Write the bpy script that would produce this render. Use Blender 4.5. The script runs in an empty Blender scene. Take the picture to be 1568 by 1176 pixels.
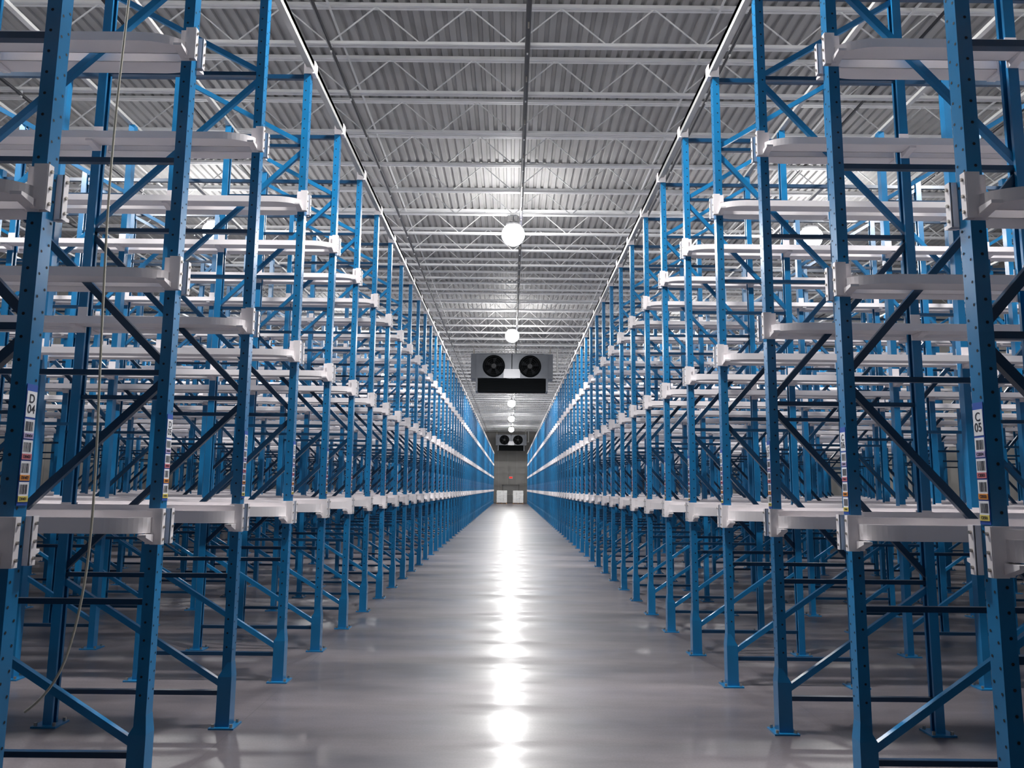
import bpy, math, random
from mathutils import Vector, Matrix
random.seed(4)
S=bpy.context.scene
S.view_settings.view_transform='Standard'
S.view_settings.look='None'
S.view_settings.exposure=0.85

# ---------------------------------------------------------------- materials
def mat(name,col,rough=.5,metal=0.0,noise=0.0,nscale=8.0,emit=None,estr=0,bump=0.0,spec=.5):
    m=bpy.data.materials.new(name); m.use_nodes=True
    nt=m.node_tree; b=nt.nodes['Principled BSDF']
    b.inputs['Base Color'].default_value=(*col,1)
    b.inputs['Roughness'].default_value=rough
    b.inputs['Metallic'].default_value=metal
    b.inputs['Specular IOR Level'].default_value=spec
    if noise>0 or bump>0:
        tc=nt.nodes.new('ShaderNodeTexCoord')
        n=nt.nodes.new('ShaderNodeTexNoise'); n.inputs['Scale'].default_value=nscale; n.inputs['Detail'].default_value=1
        nt.links.new(tc.outputs['Object'],n.inputs['Vector'])
        if noise>0:
            r=nt.nodes.new('ShaderNodeValToRGB')
            r.color_ramp.elements[0].position=.3; r.color_ramp.elements[1].position=.7
            r.color_ramp.elements[0].color=(*[c*(1-noise) for c in col],1)
            r.color_ramp.elements[1].color=(*[min(1,c*(1+noise)) for c in col],1)
            nt.links.new(n.outputs['Fac'],r.inputs['Fac']); nt.links.new(r.outputs['Color'],b.inputs['Base Color'])
        if bump>0:
            bp=nt.nodes.new('ShaderNodeBump'); bp.inputs['Strength'].default_value=bump
            nt.links.new(n.outputs['Fac'],bp.inputs['Height']); nt.links.new(bp.outputs['Normal'],b.inputs['Normal'])
    if emit:
        b.inputs['Emission Color'].default_value=(*emit,1); b.inputs['Emission Strength'].default_value=estr
    return m
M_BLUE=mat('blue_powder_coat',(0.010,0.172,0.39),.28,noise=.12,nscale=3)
M_BLUE_SHADED=mat('blue_coat_shaded_brace',(0.003,0.038,0.095),.30,noise=.12,nscale=3)  # same blue coat as the posts, with the braces' shade put into the colour
M_WHITE=mat('white_rail_paint',(.94,.89,.90),.38,noise=.03,nscale=3)
M_HOLE=mat('punched_hole_dark',(.004,.008,.014),.8)
M_BOLT=mat('zinc_bolt',(.45,.42,.38),.35,metal=.9)
M_TIE=mat('galvanised_tie',(.52,.52,.51),.4,metal=.1,noise=.08,nscale=4)
M_DECK=mat('galvanised_roof_deck',(.46,.455,.45),.6,noise=.12,nscale=1.3)
M_JOIST=mat('joist_light_grey_paint',(.90,.90,.90),.5,noise=.04,nscale=3)
M_PIPE=mat('sprinkler_pipe_dark',(.04,.04,.05),.5,noise=.1)
M_WALL=mat('insulated_wall_panel',(.25,.24,.225),.55,noise=.05,nscale=.6)
M_UNIT=mat('evaporator_housing',(.10,.11,.13),.35,metal=.2,noise=.06,nscale=3)
M_BLACK=mat('black_plastic',(.003,.004,.005),.85,spec=.1)
M_FAN=mat('fan_blade_grey',(.012,.014,.017),.5,metal=.2)
M_LABELW=mat('label_white',(.92,.92,.95),.4)
M_LABELB=mat('label_blue',(.03,.10,.45),.4)
M_INK=mat('label_ink',(.01,.012,.03),.5)
M_LO=mat('label_orange',(.85,.32,.05),.4)
M_LR=mat('label_red',(.75,.22,.25),.4)
M_LY=mat('label_yellow',(.85,.70,.15),.4)
M_LP=mat('label_lilac',(.55,.45,.7),.4)
M_CABLE=mat('cable_cream',(.50,.47,.38),.5)
M_DOOR=mat('door_grey_paint',(.24,.235,.225),.5,noise=.04)
M_TRIM=mat('door_frame_dark',(.15,.145,.14),.5)
M_WRAP=mat('stretch_wrapped_white',(.93,.92,.89),.3,noise=.04,nscale=12,bump=.2)
M_WOOD=mat('pallet_wood',(.40,.24,.12),.7,noise=.25,nscale=14)
M_EXIT=mat('exit_sign_red',(.6,.02,.02),.5,emit=(1,.04,.02),estr=.3)
M_LENS=mat('lamp_lens',(.95,.95,.95),.3,emit=(1,.985,.97),estr=46)
M_HOUS=mat('lamp_housing',(.25,.25,.26),.4,metal=.6)

# polished concrete
m=bpy.data.materials.new('polished_concrete'); m.use_nodes=True
nt=m.node_tree; N=nt.nodes; L=nt.links; b=N['Principled BSDF']
tc=N.new('ShaderNodeTexCoord')
mp=N.new('ShaderNodeMapping'); mp.inputs['Scale'].default_value=(.35,1.1,1); L.new(tc.outputs['Object'],mp.inputs['Vector'])
n1=N.new('ShaderNodeTexNoise'); n1.inputs['Scale'].default_value=1.0; n1.inputs['Detail'].default_value=6; n1.inputs['Roughness'].default_value=.6; L.new(mp.outputs[0],n1.inputs['Vector'])
r1=N.new('ShaderNodeValToRGB'); r1.color_ramp.elements[0].position=.32; r1.color_ramp.elements[1].position=.7
r1.color_ramp.elements[0].color=(.062,.054,.059,1); r1.color_ramp.elements[1].color=(.195,.170,.182,1)
L.new(n1.outputs['Fac'],r1.inputs['Fac'])
n3=N.new('ShaderNodeTexNoise'); n3.inputs['Scale'].default_value=60; n3.inputs['Detail'].default_value=2; L.new(tc.outputs['Object'],n3.inputs['Vector'])
mx=N.new('ShaderNodeMixRGB'); mx.blend_type='OVERLAY'; mx.inputs[0].default_value=.25
L.new(r1.outputs['Color'],mx.inputs[1]); L.new(n3.outputs['Fac'],mx.inputs[2])
sx=N.new('ShaderNodeSeparateXYZ'); L.new(tc.outputs['Object'],sx.inputs[0])
def joint(sock,period,off):
    a=N.new('ShaderNodeMath'); a.operation='ADD'; a.inputs[1].default_value=off+1000*period; L.new(sock,a.inputs[0])
    p=N.new('ShaderNodeMath'); p.operation='MODULO'; p.inputs[1].default_value=period; L.new(a.outputs[0],p.inputs[0])
    c=N.new('ShaderNodeMath'); c.operation='LESS_THAN'; c.inputs[1].default_value=.010; L.new(p.outputs[0],c.inputs[0]); return c
j1=joint(sx.outputs['Y'],4.7,1.2); j2=joint(sx.outputs['X'],4.4,2.0)
jm=N.new('ShaderNodeMath'); jm.operation='MAXIMUM'; L.new(j1.outputs[0],jm.inputs[0]); L.new(j2.outputs[0],jm.inputs[1])
mj=N.new('ShaderNodeMixRGB'); mj.inputs[2].default_value=(.05,.045,.045,1)
jf=N.new('ShaderNodeMath'); jf.operation='MULTIPLY'; jf.inputs[1].default_value=.3; L.new(jm.outputs[0],jf.inputs[0])
L.new(jf.outputs[0],mj.inputs[0]); L.new(mx.outputs[0],mj.inputs[1]); L.new(mj.outputs[0],b.inputs['Base Color'])
mp2=N.new('ShaderNodeMapping'); mp2.inputs['Scale'].default_value=(.28,1.9,1); L.new(tc.outputs['Object'],mp2.inputs['Vector'])
n2=N.new('ShaderNodeTexNoise'); n2.inputs['Scale'].default_value=1.0; n2.inputs['Detail'].default_value=5; n2.inputs['Roughness'].default_value=.6; L.new(mp2.outputs[0],n2.inputs['Vector'])
mr=N.new('ShaderNodeMapRange'); mr.inputs[1].default_value=.36; mr.inputs[2].default_value=.64; mr.inputs[3].default_value=.36; mr.inputs[4].default_value=.52
L.new(n2.outputs['Fac'],mr.inputs[0]); L.new(mr.outputs[0],b.inputs['Roughness'])
mc=N.new('ShaderNodeMapRange'); mc.inputs[1].default_value=.42; mc.inputs[2].default_value=.58; mc.inputs[3].default_value=.50; mc.inputs[4].default_value=.10
L.new(n2.outputs['Fac'],mc.inputs[0]); L.new(mc.outputs[0],b.inputs['Coat Weight'])
b.inputs['Coat Roughness'].default_value=.19
bp=N.new('ShaderNodeBump'); bp.inputs['Strength'].default_value=.06; bp.inputs['Distance'].default_value=.05
L.new(n2.outputs['Fac'],bp.inputs['Height']); L.new(bp.outputs['Normal'],b.inputs['Normal']); L.new(bp.outputs['Normal'],b.inputs['Coat Normal'])
b.inputs['Specular IOR Level'].default_value=.6
M_FLOOR=m

# ---------------------------------------------------------------- mesh builder
class MB:
    def __init__(s): s.v=[]; s.f=[]; s.m=[]; s.mats=[]
    def mi(s,mt):
        if mt not in s.mats: s.mats.append(mt)
        return s.mats.index(mt)
    def add(s,vs,fs,mt):
        o=len(s.v); s.v+= [tuple(p) for p in vs]; k=s.mi(mt)
        for f in fs: s.f.append(tuple(i+o for i in f)); s.m.append(k)
    def box(s,x0,x1,y0,y1,z0,z1,mt):
        s.add([(x0,y0,z0),(x1,y0,z0),(x1,y1,z0),(x0,y1,z0),(x0,y0,z1),(x1,y0,z1),(x1,y1,z1),(x0,y1,z1)],
              [(0,3,2,1),(4,5,6,7),(0,1,5,4),(1,2,6,5),(2,3,7,6),(3,0,4,7)],mt)
    def beam(s,a,b,w,h,mt,up=(0,1,0)):
        a=Vector(a); b=Vector(b); d=(b-a).normalized(); u=Vector(up); sd=d.cross(u).normalized(); u=sd.cross(d)
        vs=[]
        for p in (a,b):
            for i,j in ((-1,-1),(1,-1),(1,1),(-1,1)): vs.append(p+sd*(i*w/2)+u*(j*h/2))
        s.add(vs,[(0,3,2,1),(4,5,6,7),(0,1,5,4),(1,2,6,5),(2,3,7,6),(3,0,4,7)],mt)
    def prism(s,pts,z0,z1,mt):
        n=len(pts); s.add([(x,y,z0) for x,y in pts]+[(x,y,z1) for x,y in pts],
          [(i,(i+1)%n,(i+1)%n+n,i+n) for i in range(n)]+[tuple(range(n-1,-1,-1)),tuple(range(n,2*n))],mt)
    def cyl(s,a,b,r,mt,n=10,r2=None):
        a=Vector(a); b=Vector(b); d=(b-a).normalized(); t=Vector((0,0,1)) if abs(d.z)<.9 else Vector((1,0,0))
        u=d.cross(t).normalized(); w=d.cross(u); r2=r if r2 is None else r2; vs=[]
        for p,rr in ((a,r),(b,r2)):
            for i in range(n):
                an=2*math.pi*i/n; vs.append(p+u*(rr*math.cos(an))+w*(rr*math.sin(an)))
        s.add(vs,[(i,(i+1)%n,(i+1)%n+n,i+n) for i in range(n)]+[tuple(range(n-1,-1,-1)),tuple(range(n,2*n))],mt)
    def disc(s,c,nrm,r,mt,n=6):
        c=Vector(c); d=Vector(nrm); t=Vector((0,0,1)) if abs(d.z)<.9 else Vector((1,0,0))
        u=d.cross(t).normalized(); w=d.cross(u)
        s.add([c+u*(r*math.cos(2*math.pi*i/n))+w*(r*math.sin(2*math.pi*i/n)) for i in range(n)],[tuple(range(n))],mt)
    def mesh(s,name,flipx=False):
        me=bpy.data.meshes.new(name)
        v=[(-x,y,z) for x,y,z in s.v] if flipx else s.v
        f=[tuple(reversed(q)) for q in s.f] if flipx else s.f
        me.from_pydata(v,[],f)
        for mt in s.mats: me.materials.append(mt)
        me.polygons.foreach_set('material_index',s.m); me.update(); return me
def obj(name,me,parent=None,loc=(0,0,0)):
    o=bpy.data.objects.new(name,me); S.collection.objects.link(o); o.location=loc
    if parent: o.parent=parent
    return o
def empty(name,loc=(0,0,0)):
    o=bpy.data.objects.new(name,None); S.collection.objects.link(o); o.location=loc; o.empty_display_size=.3; return o

# ---------------------------------------------------------------- room
YB,YF=-14.0,98.0; XW=16.5; ZD=9.5
q=MB(); q.box(-XW-.3,XW+.3,YB-.3,YF+.3,-.25,0,M_FLOOR); obj('floor',q.mesh('floor'))
q=MB(); x=-XW-.2; prof=[]
while x<XW+.2:
    prof+= [(x,ZD),(x+.10,ZD),(x+.115,ZD+.045),(x+.175,ZD+.045)]; x+=.19
n=len(prof)
q.add([(a,YB-.3,z) for a,z in prof]+[(a,YF+.3,z) for a,z in prof],[(i,i+1,i+1+n,i+n) for i in range(n-1)],M_DECK)
q.box(-XW-.3,XW+.3,YB-.3,YF+.3,ZD+.09,ZD+.2,M_DECK)
obj('ceiling',q.mesh('ceiling'))
def wall(name,axis,pos,a0,a1,sgn):
    q=MB(); t=.15
    k=a0
    while k<a1-.01:
        e=min(k+1.15,a1)
        if axis=='x': q.box(min(pos,pos+sgn*t),max(pos,pos+sgn*t),k+.006,e-.006,0,ZD+.08,M_WALL)
        else: q.box(k+.006,e-.006,min(pos,pos+sgn*t),max(pos,pos+sgn*t),0,ZD+.08,M_WALL)
        k=e
    if axis=='x': q.box(min(pos+sgn*.02,pos+sgn*t),max(pos+sgn*.02,pos+sgn*t),a0,a1,0,ZD+.08,M_TIE)
    else: q.box(a0,a1,min(pos+sgn*.02,pos+sgn*t),max(pos+sgn*.02,pos+sgn*t),0,ZD+.08,M_TIE)
    obj(name,q.mesh(name))
wall('wall_left','x',-XW,YB,YF,-1); wall('wall_right','x',XW,YB,YF,1)
wall('wall_back','y',YF,-XW,XW,1); wall('wall_front','y',YB,-XW,XW,-1)

# steel roof joists
q=MB(); zb,zt=8.78,9.44
q.box(-XW,XW,-.055,-.008,zb,zb+.05,M_JOIST); q.box(-XW,XW,.008,.055,zb,zb+.05,M_JOIST)
q.box(-XW,XW,-.06,-.008,zt,zt+.055,M_JOIST); q.box(-XW,XW,.008,.06,zt,zt+.055,M_JOIST)
x=-XW; up=True
while x<XW-.1:
    a=(x,0,zb+.03 if up else zt+.02); c=(min(x+.75,XW),0,zt+.02 if up else zb+.03)
    q.beam(a,c,.018,.018,M_JOIST); x+=.75; up=not up
jm_=q.mesh('roof_joist')
roof=empty('roof_joists')
i=0; JS=1.54
y=11.55-JS*16
while y<YF-.3:
    obj('joist_%02d'%i,jm_,roof,(0,y,0)); y+=JS; i+=1
q=MB()
for bx in (-12.2,-9.1,-6.1,-3.0,3.3,6.4,9.5,12.6):
    q.box(bx-.02,bx+.02,YB+.1,YF-.1,zb+.056,zb+.085,M_PIPE); q.box(bx-.015,bx+.015,YB+.1,YF-.1,zt-.04,zt-.01,M_JOIST)
obj('bridging',q.mesh('bridging'),roof)
sp_root=empty('sprinkler_pipes')
for k,bx in enumerate((.20,-2.95,3.45,-8.9,9.3)):
    q=MB()
    r=.04 if abs(bx)<1 else .028
    q.cyl((0,YB+.2,zb-.07),(0,YF-.2,zb-.07),r,M_PIPE,8)
    y=11.55-JS*16
    while y<YF-.3:
        q.box(-.012,.012,y-.02,y+.02,zb-.12,zb+.02,M_JOIST)
        if abs(bx)<1: q.cyl((0,y+.7,zb-.07),(0,y+.7,zb-.2),.014,M_BOLT,6)
        y+=JS
    obj('pipe_run_%d'%(k+1),q.mesh('pipe_run'),sp_root,(bx,0,0))

# ---------------------------------------------------------------- rack
H=5.95; LV=(1.54,3.05,4.54); PITCH=1.34
HZ=(.24,1.08,2.42,3.76,5.10)
PW=.041; PD=.066
def c_post(q,x,d):
    t=.006; w=PW; p=PD; l=.020
    P=[(0,-w),(0,w),(p,w),(p,l),(p-t,l),(p-t,w-t),(t,w-t),(t,-w+t),(p-t,-w+t),(p-t,-l),(p,-l),(p,-w)]
    q.prism([(x+d*a,b_) for a,b_ in P],0.01,H,M_BLUE)
    bx0,bx1=min(x-d*.008,x+d*.075),max(x-d*.008,x+d*.075)
    q.box(bx0-.05,bx1+.05,-.09,.09,0,.012,M_BLUE)
    for sx_ in (bx0-.025,bx1+.025):
        for sy in (-.068,.068): q.cyl((sx_,sy,.012),(sx_,sy,.035),.012,M_BOLT,6)
def rail(q,side,L_,z,heavy):
    w0=PW+.006; w1=.19
    pts=[(.02+.26*(1-math.cos(a)) ,w0+.012+(w1-w0-.012)*math.sin(a)) for a in [math.pi/2*i/12 for i in range(13)]]
    pts.append((L_,w1))
    n=len(pts); zl,zh=(z-.065,z+.025) if heavy else (z-.085,z-.028)
    zw=z+.06 if heavy else z-.005
    def strip(A,B):
        vs=[]
        for a,b_ in zip(A,B): vs+= [a,b_]
        q.add(vs,[(2*i,2*i+2,2*i+3,2*i+1) for i in range(n-1)],M_WHITE)
    strip([(x,side*y,zl) for x,y in pts],[(x,side*y,zh) for x,y in pts])
    strip([(x,side*y,zl) for x,y in pts],[(x,side*w0,zl) for x,y in pts])
    strip([(x,side*y,zh) for x,y in pts],[(x,side*(y-.018),zh) for x,y in pts])
    strip([(x,side*(y-.018),zl+.002) for x,y in pts],[(x,side*(y-.018),zh) for x,y in pts])
    q.box(.02,L_,min(side*w0,side*(w0+.005)),max(side*w0,side*(w0+.005)),zl,zw,M_WHITE)
def bracket(q,x,z,front):
    for s in (-1,1):
        y0,y1=sorted((s*(PW+.0005),s*(PW+.0055)))
        q.box(x-(.03 if front else 0),x+.075,y0,y1,z-.13,z+.075,M_WHITE)
        if front:
            y0,y1=sorted((s*(PW+.0005),s*(PW+.036)))
            q.box(x-.034,x-.026,y0,y1,z-.13,z+.075,M_WHITE)
            y0,y1=sorted((s*(PW+.033),s*(PW+.039))); q.box(x-.03,x+.03,y0,y1,z-.13,z+.075,M_WHITE)
            for dz in (-.10,-.03,.045): q.cyl((x-.034,s*(PW+.018),z+dz),(x-.042,s*(PW+.018),z+dz),.008,M_BOLT,6)
        y_a=s*(PW+.005); y_b=s*.175; zt_=z-.07 if z<2 else z-.087
        a=[(x+.01,y_a,zt_),(x+.06,y_a,zt_),(x+.06,y_b,zt_),(x+.01,y_b,zt_),
           (x+.01,y_a,z-.128),(x+.06,y_a,z-.128),(x+.06,y_b,zt_-.015),(x+.01,y_b,zt_-.015)]
        q.add(a,[(0,1,2,3),(4,7,6,5),(0,4,5,1),(1,5,6,2),(2,6,7,3),(3,7,4,0)],M_WHITE)
def frame_mesh(name,fd,pitch,nf,flip):
    q=MB(); Lr=pitch*(nf-1)+fd
    for k in range(nf):
        x0=k*pitch; x1=x0+fd
        c_post(q,x0,1); c_post(q,x1,-1)
        for z in HZ: q.beam((x0+.02,0,z),(x1-.02,0,z),.032,.04,M_BLUE_SHADED)
        q.beam((x0+.02,0,5.83),(x1-.02,0,5.83),.045,.04,M_BLUE_SHADED)
        fr=True
        zz=[(.28,1.04),(1.12,2.38),(2.46,3.72),(3.80,5.06),(5.12,5.80)]
        for za,zc in zz:
            a,c=((x0+.04,0,za),(x1-.04,0,zc)) if fr else ((x1-.04,0,za),(x0+.04,0,zc))
            q.beam(a,c,.042,.036,M_BLUE_SHADED if 1.1<za<3.7 else M_BLUE); fr=not fr  # middle diagonals take the blue with shade in its colour, the others plain blue
        for z in LV:
            bracket(q,x0,z,k==0); bracket(q,x1-.075,z,False)
        if k<nf-1: q.beam((x1,0,5.83),(x0+pitch,0,5.83),.045,.04,M_BLUE_SHADED)
    w=.052; e=.012; p=.088
    q.box(-e,p,-w,w,.012,.36,M_BLUE)
    q.add([(-e,-w,.36),(p,-w,.36),(p,w,.36),(-e,w,.36),(-.001,-PW-.001,.46),(.03,-PW-.001,.46),(.03,PW+.001,.46),(-.001,PW+.001,.46)],
          [(4,5,6,7),(0,1,5,4),(1,2,6,5),(2,3,7,6),(3,0,4,7)],M_BLUE)
    z=.55
    while z<5.85:
        for yy in (-.024,.024): q.disc((-.0012,yy,z+(.04 if yy>0 else 0)),(1,0,0),.007,M_HOLE)
        for sy in (-1,1): q.disc((.04,sy*(PW+.0012),z+.02),(0,1,0),.0075,M_HOLE)
        z+=.10
    for z in LV:
        rail(q,-1,Lr,z,z<2); rail(q,1,Lr,z,z<2)
    return q.mesh(name,flip),Lr
def label_strip(q,y,near,z0,cols):
    e=-.004; w=.036
    def quad(ya,yb,za,zb,mt,x=e): q.box(x,-.0015,y+ya,y+yb,za,zb,mt)
    quad(-w,w,z0,z0+.51,M_LABELB)
    quad(-w+.003,w-.003,z0+.37,z0+.48,M_LABELW,-.0055)
    for i,c in enumerate(cols):
        za=z0+.015+i*.088
        quad(-w+.003,w-.003,za,za+.082,M_LABELW,-.0055)
        quad(-w+.003,w-.003,za,za+.024,c,-.0062)
        if near:
            yy=-w+.009
            while yy<w-.012:
                bw=random.choice((.0015,.003)); quad(yy,yy+bw,za+.032,za+.072,M_INK,-.0064); yy+=bw+random.choice((.003,.0045))
        else: quad(-w+.010,w-.010,za+.032,za+.074,M_LR if i==2 else M_TRIM,-.0062)
def text(body,size,loc,rot,parent,name):
    c=bpy.data.curves.new(name,'FONT'); c.body=body; c.size=size; c.align_x='CENTER'; c.align_y='CENTER'; c.extrude=.0003; c.offset=size*.012
    c.space_line=.85
    c.materials.append(M_INK); o=obj(name,c,parent,loc); o.rotation_euler=rot; return o
def rack(x,y0,side,fd,pitch,letter,start,zlab):
    root=empty('pallet_rack',(x,0,0)); flip=side<0
    me,Lr=frame_mesh('rack_frame_line',fd,pitch,5,flip)
    n=70; ys=[y0+PITCH*(i-2) for i in range(n)]; ys=[a for a in ys if a<95.2]
    for i,yy in enumerate(ys): obj('frame_line_%02d'%(i+1),me,root,(0,yy,0))
    q=MB()
    ya,yb=ys[0]-.1,ys[-1]+.1
    q.box(-.035,.045,ya,yb,H-.03,H+.02,M_TIE); q.box(-.035,-.028,ya,yb,H-.08,H+.02,M_TIE)
    for k in range(5):
        for xx in (k*pitch+.04,k*pitch+fd-.04):
            if k==0 and xx<.1: continue
            q.box(xx-.025,xx+.025,ya,yb,H,H+.035,M_TIE)
    for yy in ys: q.box(-.045,.065,yy-.05,yy+.05,H-.10,H+.03,M_WHITE)
    obj('top_ties',q.mesh('top_ties',flip),root)
    q=MB()
    for i,yy in enumerate(ys):
        if i>=1: label_strip(q,yy,i<9,zlab,[M_LY,M_LO,M_LR,M_LP])
    obj('location_labels',q.mesh('location_labels',flip),root)
    rot=(math.pi/2,0,math.pi/2) if side<0 else (math.pi/2,0,-math.pi/2)
    for i in range(1,10):
        num=start+i-2
        text('%s\n%02d'%(letter,num),.052,(-side*.0062,ys[i],zlab+.425),rot,root,'label_code_%d'%i)
        for k in range(4):
            text('%s%02d%02d'%(letter,num,k+1),.018,(-side*.0068,ys[i],zlab+.027+k*.088),rot,root,'label_bin_%d_%d'%(i,k+1))
    return root
rack(-2.045,3.26,-1,1.35,2.42,'D',4,1.66)
rack(1.98,3.25,1,1.20,2.30,'C',5,1.62)

# ---------------------------------------------------------------- dangling cable
c=bpy.data.curves.new('hanging_cable','CURVE'); c.dimensions='3D'; c.bevel_depth=.006; c.bevel_resolution=3
pts=[(-2.03,3.85,5.93),(-2.09,3.85,4.37),(-2.11,3.84,3.4),(-2.09,3.85,2.57),(-2.05,3.85,1.58),(-2.08,3.85,1.11),(-2.17,3.85,.77),(-2.31,3.86,.67)]
sp=c.splines.new('NURBS'); sp.points.add(len(pts)-1)
for p,co in zip(sp.points,pts): p.co=(*co,1)
sp.use_endpoint_u=True; sp.order_u=3; c.materials.append(M_CABLE)
obj('hanging_cable',c)

# ---------------------------------------------------------------- lamps
def lampmesh():
    q=MB()
    q.cyl((0,0,.0),(0,0,.05),.20,M_HOUS,20); q.cyl((0,0,.05),(0,0,.16),.14,M_HOUS,16,r2=.07)
    for i in range(12):
        a=i*math.pi/6; q.beam((.06*math.cos(a),.06*math.sin(a),.10),(.17*math.cos(a),.17*math.sin(a),.06),.01,.05,M_HOUS,up=(0,0,1))
    q.cyl((0,0,.16),(0,0,.36),.012,M_HOUS,6)
    n=14; vs=[]; fs=[]; K=8
    for k in range(K):
        a=math.radians(50)-math.radians(140)*k/(K-1)
        r=.30*math.cos(a)+.001; z=-.225+.29*math.sin(a)
        for i in range(n): vs.append((r*math.cos(2*math.pi*i/n),r*math.sin(2*math.pi*i/n),z))
    for k in range(K-1):
        for i in range(n): fs.append((k*n+i,k*n+(i+1)%n,(k+1)*n+(i+1)%n,(k+1)*n+i))
    q.add(vs,fs,M_LENS)
    me=q.mesh('high_bay_lamp')
    return me
LM=lampmesh(); ZL=8.50
def lamp(x,y,ps):
    e=empty('high_bay_lamp',(x,y,ZL)); obj('lamp_body',LM,e)
    l=bpy.data.lights.new('lamp_beam','SPOT'); l.energy=ps; l.shadow_soft_size=.22; l.color=(1,.985,.97); l.spot_size=math.radians(172); l.spot_blend=.25
    obj('lamp_beam',l,e,(0,0,-.53))
for k in range(0,6+1):
    lamp(0,5.95+13.35*k,820)
for k in range(0,7):
    for sx_ in (-7.75,7.72): lamp(sx_,5.95+13.35*k,830)

# ---------------------------------------------------------------- evaporators
def evaporator(y,w,h,zc,name='evaporator_unit'):
    e=empty(name,(0,y,zc)); q=MB(); d=1.0
    x0=-w/2; fr=h*.40; fx=w*.22
    def plate_with_hole(xa,xb,cx):
        n=32; vs=[]
        for i in range(n):
            a=2*math.pi*i/n+.001; ca,sa=math.cos(a),math.sin(a)
            tx=(xb-cx if ca>0 else cx-xa)/max(abs(ca),1e-6); tz=(h/2)/max(abs(sa),1e-6); t=min(tx,tz)
            vs.append((cx+fr*ca,0,fr*sa)); vs.append((cx+t*ca,0,t*sa))
        q.add(vs,[(2*i,2*i+1,(2*i+3)%(2*n),(2*i+2)%(2*n)) for i in range(n)],M_UNIT)
    plate_with_hole(x0+.25,0,-fx); plate_with_hole(0,-x0-.25,fx)
    q.box(x0+.25,-x0-.25,0,d,h/2-.02,h/2,M_UNIT); q.box(x0+.25,-x0-.25,0,d,-h/2,-h/2+.02,M_UNIT)
    q.box(x0+.25,-x0-.25,d-.02,d,-h/2,h/2,M_BLACK)
    q.box(x0,x0+.26,.05,d,-h/2,h/2,M_UNIT); q.box(-x0-.26,-x0,.05,d,-h/2,h/2,M_UNIT)
    q.box(-.02,.02,0,d,-h/2,h/2,M_UNIT)
    q.box(-.42*w/4.2,.42*w/4.2,-.03,-.002,-h*.48,-h*.12,M_LABELW)  # added white panel, stands in for the bright glow between the fans
    for cx in (-fx,fx):
        n=32
        vs=[]
        for i in range(n):
            a=2*math.pi*i/n
            for r,yy in ((fr,0),(fr*1.12,-.02),(fr*1.03,-.14),(fr*.97,-.14),(fr*.95,.3)): vs.append((cx+r*math.cos(a),yy,r*math.sin(a)))
        q.add(vs,[(5*i+j,5*i+j+1,(5*(i+1)+j+1)%(5*n),(5*(i+1)+j)%(5*n)) for i in range(n) for j in range(4)],M_BLACK)
        q.cyl((cx,.3,0),(cx,.31,0),fr*.96,M_BLACK,24)
        q.cyl((cx,-.05,0),(cx,.25,0),fr*.25,M_FAN,16)
        for i in range(5):
            a=2*math.pi*i/5; c1,s1=math.cos(a),math.sin(a); c2,s2=math.cos(a+.5),math.sin(a+.5)
            q.add([(cx+fr*.2*c1,.02,fr*.2*s1),(cx+fr*.9*c1,.0,fr*.9*s1),(cx+fr*.9*c2,.16,fr*.9*s2),(cx+fr*.2*c2,.16,fr*.2*s2)],[(0,1,2,3)],M_FAN)
        for rr in (.35,.55,.75,.92):
            for i in range(24):
                a=2*math.pi*i/24; a2=2*math.pi*(i+1)/24
                q.beam((cx+fr*rr*math.cos(a),-.15,fr*rr*math.sin(a)),(cx+fr*rr*math.cos(a2),-.15,fr*rr*math.sin(a2)),.006,.006,M_FAN)
    q.box(x0+.35,-x0-.35,.08,d-.05,-h/2-.62,-h/2-.0,M_BLACK)
    for i in range(9): q.box(x0+.35,-x0-.35,.05,.09,-h/2-.10-i*.055,-h/2-.085-i*.055,M_BLACK)
    q.box(x0+.25,x0+.35,.0,d,-h/2-.64,-h/2,M_UNIT); q.box(-x0-.35,-x0-.25,.0,d,-h/2-.64,-h/2,M_UNIT)
    for sx_ in (x0+.12,-x0-.12):
        for yy in (.15,d-.1): q.cyl((sx_,yy,h/2),(sx_,yy,8.8-zc),.02,M_BOLT,6)
    q.cyl((-x0-.1,.5,-.2),(-x0+.25,.5,-.2),.05,M_TIE,10); q.cyl((-x0+.25,.5,-.25),(-x0+.25,.5,8.8-zc),.05,M_TIE,10)
    obj('housing',q.mesh('evaporator_housing'),e)
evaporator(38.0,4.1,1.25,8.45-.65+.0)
evaporator(93.0,3.7,1.3,7.55)

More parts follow.
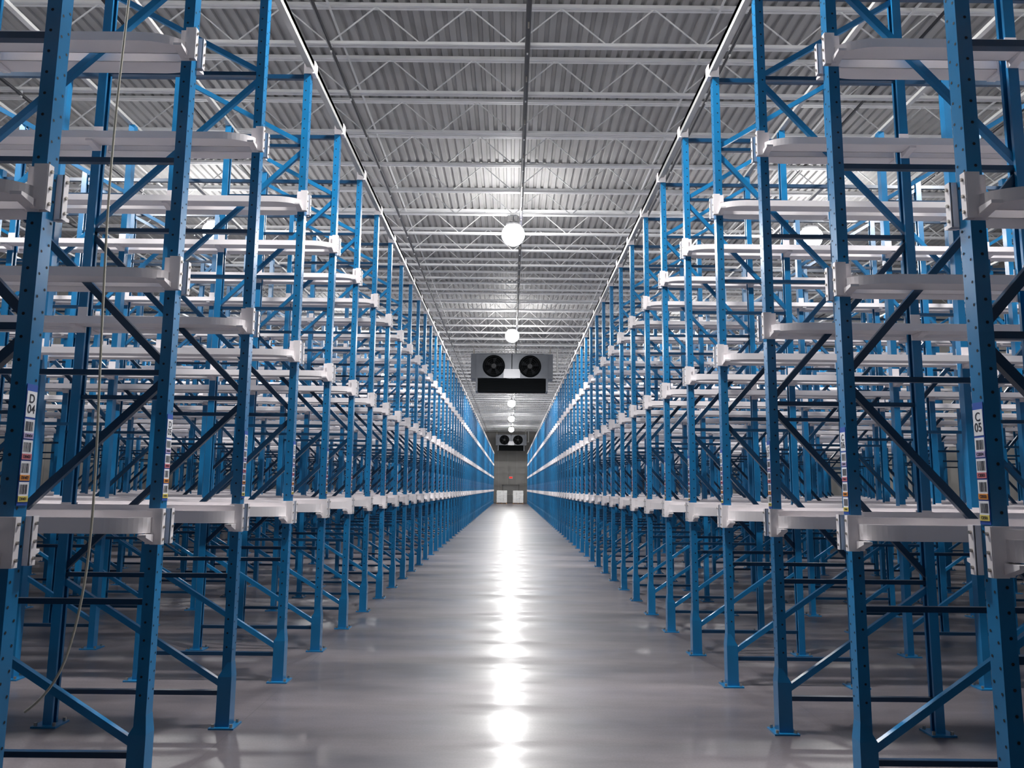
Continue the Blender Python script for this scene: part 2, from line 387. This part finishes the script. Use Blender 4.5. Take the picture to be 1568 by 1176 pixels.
# ---------------------------------------------------------------- far end
q=MB()
q.box(-.95,-.02,YF-.05,YF-.004,0.01,2.1,M_DOOR); q.box(.02,.95,YF-.05,YF-.004,0.01,2.1,M_DOOR)
q.box(-.85,-.1,YF-.09,YF-.05,.98,1.04,M_BOLT); q.box(.1,.85,YF-.09,YF-.05,.98,1.04,M_BOLT)
obj('door_1',q.mesh('door_1'))
q=MB(); q.box(-1.07,-.96,YF-.08,YF-.002,0,2.24,M_TRIM); q.box(.96,1.07,YF-.08,YF-.002,0,2.24,M_TRIM); q.box(-1.07,1.07,YF-.08,YF-.002,2.12,2.24,M_TRIM)
obj('trim_1',q.mesh('trim_1'))
q=MB(); q.box(-.2,.2,YF-.12,YF-.002,3.0,3.22,M_EXIT); q.box(-.23,.23,YF-.10,YF-.002,2.97,3.25,M_LABELW); obj('exit_sign',q.mesh('exit_sign'))
def pallet(x,y):
    e=empty('wrapped_pallet_load',(x,y,0)); q=MB()
    for i in range(7): q.box(-.6+i*.183,-.6+i*.183+.1,-.5,.5,.12,.14,M_WOOD)
    for xx in (-.55,0,.55): q.box(xx-.05,xx+.05,-.5,.5,.02,.12,M_WOOD)
    for yy in (-.48,-.05,.38): q.box(-.6,.6,yy,yy+.1,0,.02,M_WOOD)
    obj('pallet_deck',q.mesh('pallet_deck'),e)
    q=MB()
    for k in range(8):
        for j in range(2):
            for i in range(3):
                jx=random.uniform(-.01,.01); z=.14+k*.17
                x0=-.59+i*.392+jx; y0=-.49+j*.49
                q.box(x0,x0+.39,y0,y0+.485,z+.002,z+.168,M_WRAP)
    me=q.mesh('stacked_bags'); o=obj('stacked_bags',me,e)
    bv=o.modifiers.new('b','BEVEL'); bv.width=.03; bv.segments=2
pallet(-1.0,88.5); pallet(.85,88.5)

# ---------------------------------------------------------------- world + camera
w=bpy.data.worlds.new('World'); S.world=w; w.use_nodes=True
w.node_tree.nodes['Background'].inputs[0].default_value=(.6,.7,.8,1); w.node_tree.nodes['Background'].inputs[1].default_value=.3
cd=bpy.data.cameras.new('camera'); cam=bpy.data.objects.new('camera',cd); S.collection.objects.link(cam)
R=Matrix.Rotation(math.radians(-.02),4,'Z')@Matrix.Rotation(math.radians(97.72),4,'X')@Matrix.Rotation(math.radians(.55),4,'Z')
cam.rotation_euler=R.to_euler(); cam.location=(0,0,1.75)
cd.sensor_width=36; cd.lens=27.09; cd.clip_end=300; cd.clip_start=.05
S.camera=cam
